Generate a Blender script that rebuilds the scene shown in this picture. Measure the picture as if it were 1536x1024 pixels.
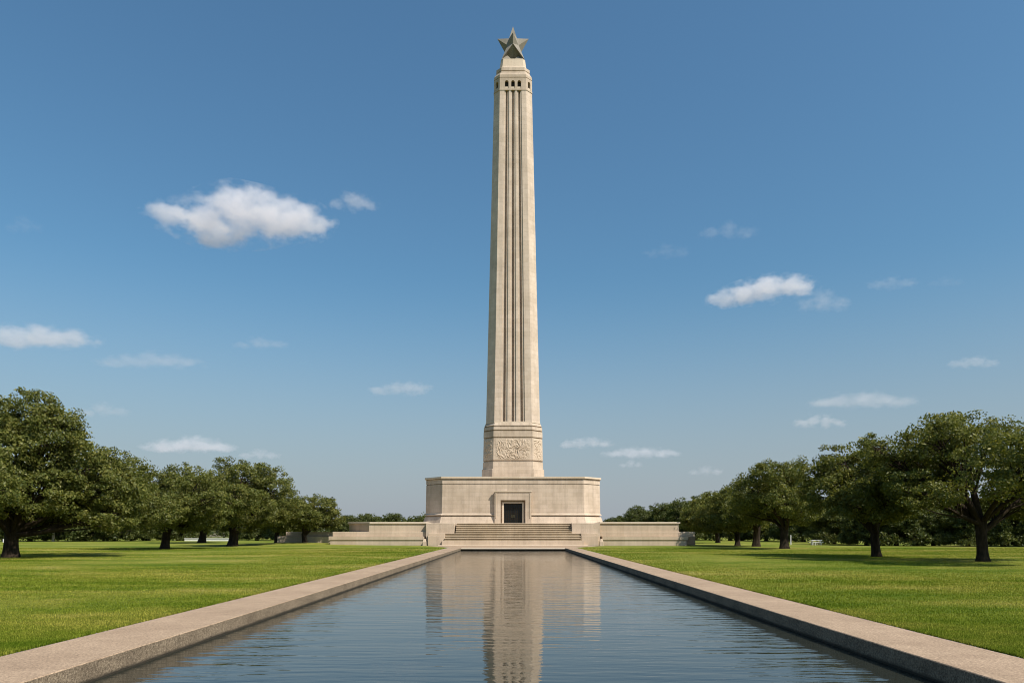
import bpy, bmesh, math, random
import numpy as np
from mathutils import Vector, noise as mnoise

R = math.radians
scene = bpy.context.scene
for o in list(bpy.data.objects):
    bpy.data.objects.remove(o)
COL = scene.collection

# ------------------------------------------------------------------ camera
F = 1100.0            # focal length in photo pixels (photo 1536 x 1024)
H = 2.0               # eye height above lawn
CX, HY = 769.5, 797.5 # vanishing point in the photo
cam = bpy.data.cameras.new("camera")
cam.sensor_fit = 'HORIZONTAL'; cam.sensor_width = 36.0
cam.lens = 36.0 * F / 1536.0
cam.shift_x = -(CX - 768.0) / 1536.0
cam.shift_y = (HY - 512.0) / 1536.0
cam.clip_start = 0.1; cam.clip_end = 40000
camo = bpy.data.objects.new("camera", cam); COL.objects.link(camo)
camo.location = (0, 0, H); camo.rotation_euler = (R(90), 0, 0)
scene.camera = camo

# ------------------------------------------------------------------ light
SUN_AZ, SUN_EL = 53.0, 49.0     # azimuth measured from the viewer's back (-y) towards +x
sd = Vector((math.sin(R(SUN_AZ)) * math.cos(R(SUN_EL)), -math.cos(R(SUN_AZ)) * math.cos(R(SUN_EL)), math.sin(R(SUN_EL))))
sun = bpy.data.lights.new("sun", 'SUN'); sun.energy = 5.0; sun.angle = R(0.5); sun.color = (1.0, 0.93, 0.82)
suno = bpy.data.objects.new("sun", sun); COL.objects.link(suno)
suno.rotation_euler = sd.to_track_quat('Z', 'Y').to_euler(); suno.location = (60, -60, 120)
world = bpy.data.worlds.new("World"); scene.world = world; world.use_nodes = True
wt = world.node_tree; wt.nodes.clear()
wo = wt.nodes.new('ShaderNodeOutputWorld'); bg = wt.nodes.new('ShaderNodeBackground'); sky = wt.nodes.new('ShaderNodeTexSky')
sky.sky_type = 'NISHITA'; sky.sun_disc = False; sky.sun_elevation = R(SUN_EL); sky.sun_rotation = R(180 - SUN_AZ)
sky.altitude = 0; sky.air_density = 1.4; sky.dust_density = 1.5; sky.ozone_density = 10.0
bg.inputs[1].default_value = 0.10
tint = wt.nodes.new('ShaderNodeMix'); tint.data_type = 'RGBA'; tint.blend_type = 'MULTIPLY'
tint.inputs[0].default_value = 1.0; tint.inputs[7].default_value = (0.88, 1.03, 0.93, 1)
wt.links.new(sky.outputs[0], tint.inputs[6]); # thin pale haze low over the horizon
tc = wt.nodes.new('ShaderNodeTexCoord'); sx = wt.nodes.new('ShaderNodeSeparateXYZ'); mr = wt.nodes.new('ShaderNodeMapRange'); hz = wt.nodes.new('ShaderNodeMix')
wt.links.new(tc.outputs['Generated'], sx.inputs[0]); wt.links.new(sx.outputs[2], mr.inputs[0])
mr.interpolation_type = 'SMOOTHSTEP'; mr.inputs[1].default_value = 0.0; mr.inputs[2].default_value = 0.34; mr.inputs[3].default_value = 0.8; mr.inputs[4].default_value = 0.0
hz.data_type = 'RGBA'; hz.inputs[7].default_value = (3.15, 3.42, 3.95, 1)
wt.links.new(mr.outputs[0], hz.inputs[0]); wt.links.new(tint.outputs[2], hz.inputs[6]); wt.links.new(hz.outputs[2], bg.inputs[0]); wt.links.new(bg.outputs[0], wo.inputs[0])
scene.view_settings.view_transform = 'Standard'; scene.view_settings.look = 'None'
scene.view_settings.exposure = 0.3; scene.view_settings.gamma = 1.0
scene.render.engine = 'CYCLES'
scene.cycles.use_denoising = True; scene.cycles.filter_width = 1.05
scene.cycles.volume_bounces = 6; scene.cycles.max_bounces = 10
scene.cycles.transparent_max_bounces = 8
scene.cycles.caustics_reflective = False; scene.cycles.caustics_refractive = False

# ------------------------------------------------------------------ helpers
def wx(px, D): return (px - CX) * D / F
def wz(py, D): return H + (HY - py) * D / F

def tag(o, label=None, cat=None, group=None, kind=None):
    if label: o['label'] = label
    if cat: o['category'] = cat
    if group: o['group'] = group
    if kind: o['kind'] = kind
    return o

def empty(name, loc, label, cat, group=None):
    o = bpy.data.objects.new(name, None); COL.objects.link(o)
    o.location = loc; o.empty_display_size = 0.3
    return tag(o, label, cat, group)

def link(name, me, mat, parent=None):
    o = bpy.data.objects.new(name, me); COL.objects.link(o)
    if mat and not me.materials: me.materials.append(mat)
    if parent: o.parent = parent
    return o

def boxuv(me):
    """metre-true UVs: u along the horizontal tangent of each face, v up."""
    uv = me.uv_layers.get('UVMap') or me.uv_layers.new(name='UVMap')
    vs = me.vertices
    for p in me.polygons:
        n = p.normal
        if abs(n.z) > 0.8:
            ux, uy = (1, 0, 0), (0, 1, 0)
        else:
            t = Vector((-n.y, n.x, 0)); t.normalize()
            ux, uy = t, (0, 0, 1)
        off = round(n.x * 7.3 + n.y * 3.1, 2)
        for li in p.loop_indices:
            c = vs[me.loops[li].vertex_index].co
            uv.data[li].uv = (c.x * ux[0] + c.y * ux[1] + off, c.x * uy[0] + c.y * uy[1] + c.z * uy[2])

class MB:
    def __init__(s): s.v = []; s.f = []
    def quad(s, *pts):
        b = len(s.v); s.v += [tuple(p) for p in pts]; s.f.append(tuple(range(b, b + len(pts))))
    def box(s, x0, x1, y0, y1, z0, z1):
        b = len(s.v)
        s.v += [(x0,y0,z0),(x1,y0,z0),(x1,y1,z0),(x0,y1,z0),(x0,y0,z1),(x1,y0,z1),(x1,y1,z1),(x0,y1,z1)]
        for q in ((0,3,2,1),(4,5,6,7),(0,1,5,4),(1,2,6,5),(2,3,7,6),(3,0,4,7)):
            s.f.append(tuple(b + i for i in q))
    def prism(s, poly, z0, z1):
        """vertical prism over a CCW polygon"""
        n = len(poly); b = len(s.v)
        s.v += [(x, y, z0) for x, y in poly] + [(x, y, z1) for x, y in poly]
        s.f.append(tuple(b + i for i in range(n - 1, -1, -1))); s.f.append(tuple(b + n + i for i in range(n)))
        for i in range(n):
            j = (i + 1) % n; s.f.append((b + i, b + j, b + n + j, b + n + i))
    def extrude_x(s, prof, x0, x1):
        """profile of (y,z) swept along x; profile listed so that the solid is closed"""
        n = len(prof); b = len(s.v)
        s.v += [(x0, y, z) for y, z in prof] + [(x1, y, z) for y, z in prof]
        s.f.append(tuple(b + i for i in range(n))); s.f.append(tuple(b + n + i for i in range(n - 1, -1, -1)))
        for i in range(n):
            j = (i + 1) % n; s.f.append((b + i, b + n + i, b + n + j, b + j))
    def loft(s, rings, cap_top=True, cap_bot=True):
        b = len(s.v); n = len(rings[0])
        for r in rings: s.v += [tuple(p) for p in r]
        for k in range(len(rings) - 1):
            for i in range(n):
                j = (i + 1) % n
                s.f.append((b + k*n + i, b + k*n + j, b + (k+1)*n + j, b + (k+1)*n + i))
        if cap_bot: s.f.append(tuple(b + i for i in range(n - 1, -1, -1)))
        if cap_top: s.f.append(tuple(b + (len(rings)-1)*n + i for i in range(n)))
    def build(s, name, mat, parent=None, bevel=0.0, fix=False):
        me = bpy.data.meshes.new(name); me.from_pydata(s.v, [], s.f); me.update()
        if fix or bevel:
            bm = bmesh.new(); bm.from_mesh(me)
            if bevel:
                bmesh.ops.remove_doubles(bm, verts=bm.verts, dist=1e-5)
                es = [e for e in bm.edges if len(e.link_faces) == 2 and e.calc_face_angle(0) > 0.6]
                bmesh.ops.bevel(bm, geom=es, offset=bevel, segments=1, affect='EDGES', clamp_overlap=True)
            bmesh.ops.recalc_face_normals(bm, faces=bm.faces)
            bm.to_mesh(me); bm.free(); me.update()
        boxuv(me)
        return link(name, me, mat, parent)

# ------------------------------------------------------------------ materials
class NT:
    def __init__(s, name):
        s.m = bpy.data.materials.new(name); s.m.use_nodes = True
        s.t = s.m.node_tree; s.t.nodes.clear(); s.out = s.n('OutputMaterial')
    def n(s, typ, **kw):
        x = s.t.nodes.new('ShaderNode' + typ)
        for k, v in kw.items(): setattr(x, k, v)
        return x
    def l(s, a, b): s.t.links.new(a, b)
    def val(s, sock, v):
        if hasattr(v, 'is_linked'): s.l(v, sock)
        else: sock.default_value = v
    def math(s, op, a, b=0.0, c=0.0, clamp=False):
        x = s.n('Math', operation=op, use_clamp=clamp)
        s.val(x.inputs[0], a); s.val(x.inputs[1], b); s.val(x.inputs[2], c)
        return x.outputs[0]
    def mix(s, f, a, b, typ='MIX'):
        x = s.n('Mix', data_type='RGBA', blend_type=typ)
        s.val(x.inputs[0], f); s.val(x.inputs[6], a); s.val(x.inputs[7], b)
        return x.outputs[2]
    def noise(s, vec, scale, detail=4, rough=0.55, out=0):
        x = s.n('TexNoise'); x.inputs['Scale'].default_value = scale; x.inputs['Detail'].default_value = detail
        x.inputs['Roughness'].default_value = rough
        if vec is not None: s.l(vec, x.inputs['Vector'])
        return x.outputs[out]
    def ramp(s, f, stops):
        x = s.n('ValToRGB'); e = x.color_ramp.elements
        while len(e) < len(stops): e.new(0.5)
        for i, (p, c) in enumerate(stops):
            e[i].position = p; e[i].color = (c if len(c) == 4 else (*c, 1)) if not isinstance(c, (int, float)) else (c, c, c, 1)
        s.l(f, x.inputs[0]); return x.outputs[0]
    def mapping(s, vec, scale=(1,1,1), loc=(0,0,0)):
        x = s.n('Mapping'); x.inputs['Scale'].default_value = scale; x.inputs['Location'].default_value = loc
        s.l(vec, x.inputs[0]); return x.outputs[0]
    def principled(s, col, rough=0.8, bump=None, bstr=0.3, bdist=0.02, spec=0.3):
        p = s.n('BsdfPrincipled'); s.val(p.inputs['Base Color'], col); s.val(p.inputs['Roughness'], rough)
        p.inputs['Specular IOR Level'].default_value = spec
        if bump is not None:
            b = s.n('Bump'); b.inputs['Strength'].default_value = bstr; b.inputs['Distance'].default_value = bdist
            s.l(bump, b.inputs['Height']); s.l(b.outputs[0], p.inputs['Normal'])
        s.l(p.outputs[0], s.out.inputs[0]); return p

def c4(*c): return (*c, 1.0)

def stone(name, col, bw=1.5, bh=0.6, mortar=0.012, joint=0.78, mott=0.16, streak=0.15, grain=18, rough=0.85):
    t = NT(name); uv = t.n('UVMap', uv_map='UVMap').outputs[0]; geo = t.n('NewGeometry').outputs['Position']
    br = t.n('TexBrick', offset=0.5)
    t.l(uv, br.inputs['Vector'])
    for k, v in (('Color1', c4(1,1,1)), ('Color2', c4(0.90,0.89,0.86)), ('Mortar', c4(joint,joint,joint*0.97)), ('Scale', 1.0),
                 ('Mortar Size', mortar), ('Mortar Smooth', 0.3), ('Bias', -0.1), ('Brick Width', bw), ('Row Height', bh)):
        br.inputs[k].default_value = v
    n1 = t.noise(geo, 0.35, 5, 0.6); n2 = t.noise(geo, grain, 3, 0.7)
    st = t.noise(t.mapping(uv, (1.6, 0.10, 1)), 1.0, 4, 0.6)      # rain streaks
    base = t.mix(1.0, c4(*col), br.outputs[0], 'MULTIPLY')
    m = t.ramp(n1, [(0.3, c4(1-mott, 1-mott*1.1, 1-mott*1.25)), (0.7, c4(1+mott*0.5, 1+mott*0.45, 1+mott*0.4))])
    base = t.mix(1.0, base, m, 'MULTIPLY')
    g = t.ramp(n2, [(0.25, c4(0.86,0.85,0.84)), (0.75, c4(1.10,1.10,1.10))])
    base = t.mix(1.0, base, g, 'MULTIPLY')
    s2 = t.ramp(st, [(0.45, c4(1,1,1)), (0.75, c4(1-streak, 1-streak, 1-streak))])
    base = t.mix(1.0, base, s2, 'MULTIPLY')
    hgt = t.math('ADD', t.math('MULTIPLY', br.outputs['Fac'], -1.0), t.math('MULTIPLY', n2, 0.35))
    t.principled(base, rough, hgt, 0.5, 0.02)
    return t.m

LIME = (0.555, 0.450, 0.355)
M = {}
M['limestone'] = stone('limestone', LIME, 1.6, 0.62, mott=0.2, streak=0.24)
M['shaft_stone'] = stone('shaft_stone', (0.62, 0.505, 0.41), 1.1, 0.75, mortar=0.014, joint=0.82)
M['relief_stone'] = stone('relief_stone', (0.53,0.425,0.325), 50, 50, mott=0.08, streak=0.05)
M['trim_stone'] = stone('trim_stone', (0.62,0.51,0.395), 2.2, 5.0, mott=0.1, streak=0.08)
M['star_stone'] = stone('star_stone', (0.26,0.235,0.195), 50, 50, mott=0.2, streak=0.2, grain=6)
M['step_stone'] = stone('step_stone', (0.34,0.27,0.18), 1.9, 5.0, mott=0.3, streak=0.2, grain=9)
M['terrace_stone'] = stone('terrace_stone', (0.54,0.43,0.325), 2.6, 5.0, mott=0.15, streak=0.15)

def concrete_top():
    t = NT('walkway_concrete'); p = t.n('NewGeometry').outputs['Position']
    n1 = t.noise(p, 0.5, 5, 0.6); n2 = t.noise(p, 24, 4, 0.75); n3 = t.noise(p, 3.0, 4, 0.6)
    sp = t.n('SeparateXYZ'); t.l(p, sp.inputs[0])
    fr = t.math('FRACT', t.math('MULTIPLY', sp.outputs[1], 1/4.8))
    jt = t.math('LESS_THAN', fr, 0.0035)
    c = t.ramp(n1, [(0.3, (0.295,0.207,0.137)), (0.7, (0.38,0.272,0.183))])
    c = t.mix(1.0, c, t.ramp(n2, [(0.32, c4(0.5,0.49,0.48)), (0.5, c4(1,1,1)), (0.68, c4(1.5,1.5,1.5))]), 'MULTIPLY')
    c = t.mix(1.0, c, t.ramp(n3, [(0.35, c4(0.90,0.89,0.88)), (0.65, c4(1.06,1.06,1.06))]), 'MULTIPLY')
    c = t.mix(t.math('MULTIPLY', jt, 0.55), c, c4(0.12,0.09,0.06))
    t.principled(c, 0.9, n2, 0.35, 0.01); return t.m
M['walkway'] = concrete_top()

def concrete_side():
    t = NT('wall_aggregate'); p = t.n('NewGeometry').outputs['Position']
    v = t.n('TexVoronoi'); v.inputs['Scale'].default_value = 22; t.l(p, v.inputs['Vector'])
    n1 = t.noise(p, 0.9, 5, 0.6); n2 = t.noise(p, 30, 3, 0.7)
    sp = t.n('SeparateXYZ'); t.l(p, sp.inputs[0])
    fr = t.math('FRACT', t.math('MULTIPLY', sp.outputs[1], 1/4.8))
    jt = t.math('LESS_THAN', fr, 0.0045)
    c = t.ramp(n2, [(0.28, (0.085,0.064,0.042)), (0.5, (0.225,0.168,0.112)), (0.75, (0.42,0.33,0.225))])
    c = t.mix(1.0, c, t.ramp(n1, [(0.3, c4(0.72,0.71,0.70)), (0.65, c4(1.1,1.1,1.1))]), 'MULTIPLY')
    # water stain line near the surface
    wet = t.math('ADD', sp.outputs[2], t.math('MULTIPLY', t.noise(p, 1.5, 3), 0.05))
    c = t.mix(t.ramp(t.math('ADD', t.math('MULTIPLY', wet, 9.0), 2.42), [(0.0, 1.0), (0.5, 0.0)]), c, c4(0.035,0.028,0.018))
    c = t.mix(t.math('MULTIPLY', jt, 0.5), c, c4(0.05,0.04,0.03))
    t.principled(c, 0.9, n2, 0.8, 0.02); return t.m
M['wall_side'] = concrete_side()

def lawn_colour(t, p, blades=False):
    big = t.noise(t.mapping(p, (0.07, 0.16, 0.1)), 1.0, 4, 0.6)
    mid = t.noise(t.mapping(p, (0.40, 0.7, 0.5)), 1.0, 5, 0.65)
    f = t.math('ADD', t.math('MULTIPLY', big, 0.65), t.math('MULTIPLY', mid, 0.35))
    return t.ramp(f, [(0.37, (0.080,0.126,0.011)), (0.46, (0.132,0.167,0.020)), (0.54, (0.200,0.206,0.037)), (0.63, (0.275,0.250,0.072))])
def lawn_mat():
    t = NT('lawn_turf'); p = t.n('NewGeometry').outputs['Position']
    c = lawn_colour(t, p)
    ln = t.n('VectorMath', operation='LENGTH'); t.l(p, ln.inputs[0])
    country = t.ramp(t.noise(p, 0.006, 4, 0.6), [(0.35, (0.055,0.060,0.030)), (0.5, (0.12,0.105,0.070)), (0.65, (0.19,0.165,0.125))])
    c = t.mix(t.math('MULTIPLY', t.math('SUBTRACT', ln.outputs['Value'], 260.0), 0.01, clamp=True), c, country)
    n = t.noise(p, 14, 4, 0.8); n2 = t.noise(p, 2.2, 4, 0.7)
    c = t.mix(1.0, c, t.ramp(n, [(0.3, c4(0.55,0.6,0.5)), (0.7, c4(1.35,1.3,1.3))]), 'MULTIPLY')
    c = t.mix(1.0, c, t.ramp(n2, [(0.3, c4(0.85,0.88,0.8)), (0.7, c4(1.12,1.1,1.1))]), 'MULTIPLY')
    t.principled(c, 0.95, n, 0.9, 0.06, spec=0.1); return t.m
M['lawn'] = lawn_mat()
def blade_mat():
    t = NT('grass_blade'); g = t.n('NewGeometry'); p = g.outputs['Position']
    c = lawn_colour(t, p)
    c = t.mix(1.0, c, t.ramp(g.outputs['Random Per Island'], [(0.0, c4(0.6,0.7,0.5)), (0.6, c4(1.7,1.6,1.5)), (0.9, c4(2.5,2.2,2.2)), (1.0, c4(3.2,2.8,3.2))]), 'MULTIPLY')
    d = t.n('BsdfDiffuse'); tr = t.n('BsdfTranslucent'); m = t.n('MixShader'); m.inputs[0].default_value = 0.45
    t.l(c, d.inputs[0]); t.l(c, tr.inputs[0]); t.l(d.outputs[0], m.inputs[1]); t.l(tr.outputs[0], m.inputs[2]); t.l(m.outputs[0], t.out.inputs[0])
    return t.m
M['blade'] = blade_mat()

def soil_mat():
    t = NT('soil'); p = t.n('NewGeometry').outputs['Position']
    n = t.noise(p, 20, 4, 0.7)
    t.principled(t.ramp(n, [(0.3, (0.03,0.02,0.012)), (0.7, (0.09,0.06,0.035))]), 0.95, n, 0.8, 0.03); return t.m
M['soil'] = soil_mat()

def water_mat():
    t = NT('pool_water'); p = t.n('NewGeometry').outputs['Position']
    w1 = t.noise(t.mapping(p, (0.30, 1.55, 1)), 1.0, 2, 0.5)
    w2 = t.noise(t.mapping(p, (0.9, 4.2, 1)), 1.0, 2, 0.5)
    w3 = t.noise(t.mapping(p, (4.0, 9.0, 1)), 1.0, 2, 0.5)
    amp = t.ramp(t.noise(t.mapping(p, (0.10, 0.05, 1)), 1.0, 2), [(0.3, 0.45), (0.7, 1.0)])
    h = t.math('ADD', t.math('MULTIPLY', w1, 0.050), t.math('ADD', t.math('MULTIPLY', w2, 0.030), t.math('MULTIPLY', w3, 0.006)))
    h = t.math('MULTIPLY', h, amp)
    b = t.n('Bump'); b.inputs['Strength'].default_value = 1.0; b.inputs['Distance'].default_value = 0.55
    t.l(h, b.inputs['Height'])
    pr = t.n('BsdfPrincipled'); pr.inputs['Base Color'].default_value = c4(0.022,0.024,0.018)
    pr.inputs['Roughness'].default_value = 0.03; pr.inputs['IOR'].default_value = 1.55
    t.l(b.outputs[0], pr.inputs['Normal']); t.l(pr.outputs[0], t.out.inputs[0]); return t.m
M['water'] = water_mat()

def bark_mat(name, a, b):
    t = NT(name); p = t.n('NewGeometry').outputs['Position']
    n = t.noise(t.mapping(p, (5, 5, 1.2)), 1.0, 5, 0.7); n2 = t.noise(p, 1.3, 3)
    c = t.ramp(n, [(0.3, a), (0.72, b)])
    c = t.mix(1.0, c, t.ramp(n2, [(0.3, c4(0.75,0.75,0.75)), (0.7, c4(1.15,1.12,1.08))]), 'MULTIPLY')
    t.principled(c, 0.95, n, 1.0, 0.08, spec=0.1); return t.m
M['bark'] = bark_mat('oak_bark', (0.014,0.010,0.007), (0.060,0.045,0.032))
M['pale_bark'] = bark_mat('pale_bark', (0.20,0.17,0.13), (0.42,0.36,0.29))

def leaf_mat(name, cols):
    t = NT(name); g = t.n('NewGeometry'); oi = t.n('ObjectInfo')
    n = t.noise(g.outputs['Position'], 0.55, 3, 0.6)
    f = t.math('ADD', t.math('MULTIPLY', g.outputs['Random Per Island'], 0.55), t.math('MULTIPLY', n, 0.55))
    c = t.ramp(f, [(0.2, cols[0]), (0.55, cols[1]), (0.85, cols[2])])
    d = t.n('BsdfDiffuse'); tr = t.n('BsdfTranslucent'); gl = t.n('BsdfGlossy'); gl.inputs['Roughness'].default_value = 0.45
    m = t.n('MixShader'); m.inputs[0].default_value = 0.34
    t.l(c, d.inputs[0]); t.l(t.mix(1.0, c, c4(1.25,1.2,0.6), 'MULTIPLY'), tr.inputs[0])
    t.l(d.outputs[0], m.inputs[1]); t.l(tr.outputs[0], m.inputs[2])
    gl.inputs[0].default_value = c4(0.5,0.5,0.45)
    m2 = t.n('MixShader'); m2.inputs[0].default_value = 0.03
    t.l(m.outputs[0], m2.inputs[1]); t.l(gl.outputs[0], m2.inputs[2]); t.l(m2.outputs[0], t.out.inputs[0])
    return t.m
M['leaf'] = leaf_mat('oak_leaf', [(0.058,0.078,0.017), (0.120,0.132,0.030), (0.21,0.20,0.050)])
M['leaf_far'] = leaf_mat('far_leaf', [(0.042,0.060,0.017), (0.082,0.100,0.028), (0.135,0.14,0.042)])

def plain(name, col, rough=0.6, metal=0.0, var=0.15, sc=8):
    t = NT(name); p = t.n('NewGeometry').outputs['Position']; n = t.noise(p, sc, 4, 0.6)
    c = t.mix(1.0, c4(*col), t.ramp(n, [(0.3, c4(1-var,1-var,1-var)), (0.7, c4(1+var*0.5,1+var*0.5,1+var*0.5))]), 'MULTIPLY')
    pr = t.principled(c, rough, n, 0.1, 0.01); pr.inputs['Metallic'].default_value = metal; return t.m
M['bronze'] = plain('dark_bronze', (0.030,0.022,0.014), 0.45, 0.6)
M['dark_glass'] = plain('dark_glass', (0.010,0.010,0.010), 0.15)
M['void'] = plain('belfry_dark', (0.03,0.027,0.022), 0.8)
M['brass'] = plain('brass', (0.55,0.42,0.2), 0.3, 1.0)
M['white_paint'] = plain('white_paint', (0.72,0.70,0.66), 0.6)

# ------------------------------------------------------------------ ground, pool
IN, OUT = 6.55, 8.25            # half widths of the pool and of its coping
FAR, NEAR = 91.5, -24.0
WZ = -0.32                    # water level
def lawn_h(x, y):
    m = 0.42 * math.exp(-(((x + 33) / 9.0) ** 2 + ((y - 113) / 6.0) ** 2))
    e = max(0.0, min(1.0, (abs(x) - OUT - 0.3) / 6.0))
    return -0.02 + m + e * 0.05 * mnoise.noise(Vector((x * 0.06, y * 0.06, 0.3)))

PLZ = [(-12.9, 107.2), (-8.35, 95.5), (8.35, 95.5), (12.9, 107.2)]
def build_lawn():
    xs_out = [OUT + 0.11, 9.0, 10, 11.5, 12.9, 15, 18, 21, 24, 27, 30, 33, 36, 39, 42, 46, 50, 55, 60, 70, 85, 110, 150, 250, 600, 2000, 8000]
    ys = [-8000, -2000, -300, -60, -24, 0, 10, 20, 30, 40, 50, 60, 70, 80, 86, 90, 95.5, 98, 101, 104, 107.2, 110, 113, 116, 119, 122, 126, 130, 140, 150, 170, 200, 260, 400, 900, 2500, 8000]
    mb = MB()
    for sgn in (-1, 1):
        def X(i, y):
            x = xs_out[i]
            if 95.5 < y and i == 0:
                k = min(1.0, (y - 95.5) / (107.2 - 95.5)); x = x + k * (12.9 - 8.25)
            elif 95.5 < y and i <= 4:
                k = min(1.0, (y - 95.5) / (107.2 - 95.5)); x = x + k * (12.95 + i * 0.35 - x)
            if sgn > 0 and i == 0 and y <= 95.5: x -= .17
            return sgn * x
        for i in range(len(xs_out) - 1):
            for j in range(len(ys) - 1):
                ya, yb = ys[j], ys[j + 1]
                q = [(X(i, ya), ya), (X(i+1, ya), ya), (X(i+1, yb), yb), (X(i, yb), yb)]
                if sgn < 0: q.reverse()
                mb.quad(*[(x, y, lawn_h(x, y)) for x, y in q])
    # behind the pool end and beyond the monument
    for (a, b) in ((-8000, NEAR), (107.2, 8000)):
        w = OUT + 0.11 if a < 0 else 12.9
        mb.quad(*[(x, y, lawn_h(x, y)) for x, y in ((-w, a), (w, a), (w, b), (-w, b))])
    bm = bmesh.new()
    me = bpy.data.meshes.new('lawn'); me.from_pydata(mb.v, [], mb.f); me.update()
    bm.from_mesh(me); bmesh.ops.remove_doubles(bm, verts=bm.verts, dist=0.001); bm.to_mesh(me); bm.free()
    for p in me.polygons: p.use_smooth = True
    return tag(link('lawn', me, M['lawn']), kind='structure')
build_lawn()
mb = MB()
for s in (-1, 1):
    w = OUT - (.17 if s > 0 else 0)
    mb.box(min(s*(w-0.01), s*(w+0.16)), max(s*(w-0.01), s*(w+0.16)), NEAR, 95.5, -0.3, -0.06)
tag(mb.build('soil_strip', M['soil']), kind='structure')

mb = MB(); mb.quad((-IN-0.01, NEAR, WZ), (IN+0.01, NEAR, WZ), (IN+0.01, FAR+0.5, WZ), (-IN-0.01, FAR+0.5, WZ))
tag(mb.build('water', M['water']), kind='structure')

for s, lab in ((-1, 'sunlit low concrete pool edge with broad walkway top on the left of the water'),
               (1, 'low concrete pool edge with its shaded side wall on the right of the water')):
    e = empty('pool_edge', (s * (IN + OUT) / 2, 0, WZ), lab, 'pool edge', 'long pool edges')
    ox = -s * (IN + OUT) / 2
    a, b = sorted((s * IN, s * (OUT - (.17 if s > 0 else 0))))
    mb = MB(); mb.box(a + ox, b + ox, NEAR, FAR + 4.0, -0.05 - WZ, 0 - WZ)
    mb.build('walkway', M['walkway'], e, bevel=0.012)
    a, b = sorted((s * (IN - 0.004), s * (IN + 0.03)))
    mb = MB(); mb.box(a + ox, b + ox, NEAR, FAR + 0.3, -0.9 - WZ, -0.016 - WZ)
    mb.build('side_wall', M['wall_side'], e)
# far end and plaza at the foot of the steps
e = empty('end_kerb', (0, FAR, WZ), 'pale stone kerb closing the far end of the pool', 'kerb')
mb = MB(); mb.box(-IN, IN, 0, 1.6, -0.14 - WZ, 0.0 - WZ); mb.build('top_slab', M['trim_stone'], e, bevel=0.02)
mb = MB(); mb.box(-IN - 0.3, IN + 0.3, 0.35, 0.8, -0.6, -0.145 - WZ); mb.build('side_wall', M['wall_side'], e)
mb = MB()
mb.quad((-IN, FAR+1.6, -0.004), (IN, FAR+1.6, -0.004), (IN, 95.5, -0.004), (-IN, 95.5, -0.004))
mb.quad((-8.36, 95.5, -0.004), (8.36, 95.5, -0.004), (13.0, 107.2, -0.004), (-13.0, 107.2, -0.004))
tag(mb.build('pavement', M['walkway']), kind='structure')

# ------------------------------------------------------------------ monument
CY = 130.15           # centre of the tower
mon = empty('monument', (0, CY, 3.3), 'tall tapering limestone tower with a star on top of an eight sided base', 'monument')
def P(x, y, z): return (x, y - CY, z - 3.3)
def octo(half, ratio, z):
    f = half * ratio
    return [P(x, CY + y, z) for x, y in ((-f,-half),(f,-half),(half,-f),(half,f),(f,half),(-f,half),(-half,f),(-half,-f))]
def boolean_cut(obj, mbx, uv=True):
    c = mbx.build('cutter', M['void'], fix=True); c.parent = mon
    md = obj.modifiers.new('b', 'BOOLEAN'); md.object = c; md.operation = 'DIFFERENCE'; md.solver = 'EXACT'
    dg = bpy.context.evaluated_depsgraph_get(); dg.update()
    me2 = bpy.data.meshes.new_from_object(obj.evaluated_get(dg)); obj.modifiers.clear(); me2.name = obj.data.name
    mt = obj.data.materials[0]; me2.materials.clear(); me2.materials.append(mt)
    for p in me2.polygons: p.material_index = 0
    obj.data = me2; boxuv(me2); bpy.data.objects.remove(c)
# base block
S, RB = 14.15, 11.23 / 14.15
mb = MB()
prof = [(2.6, .46), (3.35, .44), (4.42, .12), (4.42, -.10), (4.64, -.10), (4.64, .20), (4.74, .20), (4.80, .15), (4.92, .02), (5.0, .0), (9.55, -.08),
        (9.55, -.20), (9.66, -.20), (9.66, -.06), (10.38, -.07)]
mb.loft([octo(S + e, RB * (1 if e >= 0 else 1), z) for z, e in prof])
base = mb.build('base_block', M['limestone'], mon)
mb = MB(); mb.loft([octo(S + e, RB, z) for z, e in ((10.38, -.25), (10.45, -.25), (10.45, .10), (10.50, .13), (10.75, .13))]); mb.build('cornice', M['trim_stone'], base)
base_z = 10.75
# door surround (projects 1.05 m)
FY = CY - S
y0 = FY - .55
sur = MB()
zt = 8.35
sur.box(-2.9, -1.95, y0 - CY, FY + .2 - CY, 3.34 - 3.3, zt - 3.3)
sur.box(1.95, 2.9, y0 - CY, FY + .2 - CY, 3.34 - 3.3, zt - 3.3)
sur.box(-1.95, 1.95, y0 - CY, FY + .2 - CY, 7.02 - 3.3, zt - 3.3)
suro = sur.build('door_surround', M['limestone'], mon)
mb = MB()   # raised outer moulding
mb.box(-2.98, 2.98, y0 - .10 - CY, y0 + .3 - CY, zt - 3.3 - .06, zt - 3.3 + .14)
mb.box(2.62, 2.75, y0 - .07 - CY, y0 - CY + .01, .9, zt - 3.42)
mb.box(-2.75, -2.62, y0 - .07 - CY, y0 - CY + .01, .9, zt - 3.42)
mb.build('moulding', M['trim_stone'], suro)
mb = MB()   # inner pale frame set back
yi = y0 + .42
mb.box(-1.72, -1.44, yi - CY, yi + .7 - CY, .04, 6.72 - 3.3); mb.box(1.44, 1.72, yi - CY, yi + .7 - CY, .04, 6.72 - 3.3)
mb.box(-1.44, 1.44, yi - CY, yi + .7 - CY, 6.55 - 3.3, 6.72 - 3.3)
mb.build('door_frame', M['trim_stone'], suro)
mb = MB(); mb.box(-1.95, 1.95, yi + .3 - CY, yi + .62 - CY, 6.721 - 3.3, 7.02 - 3.3)
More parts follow.
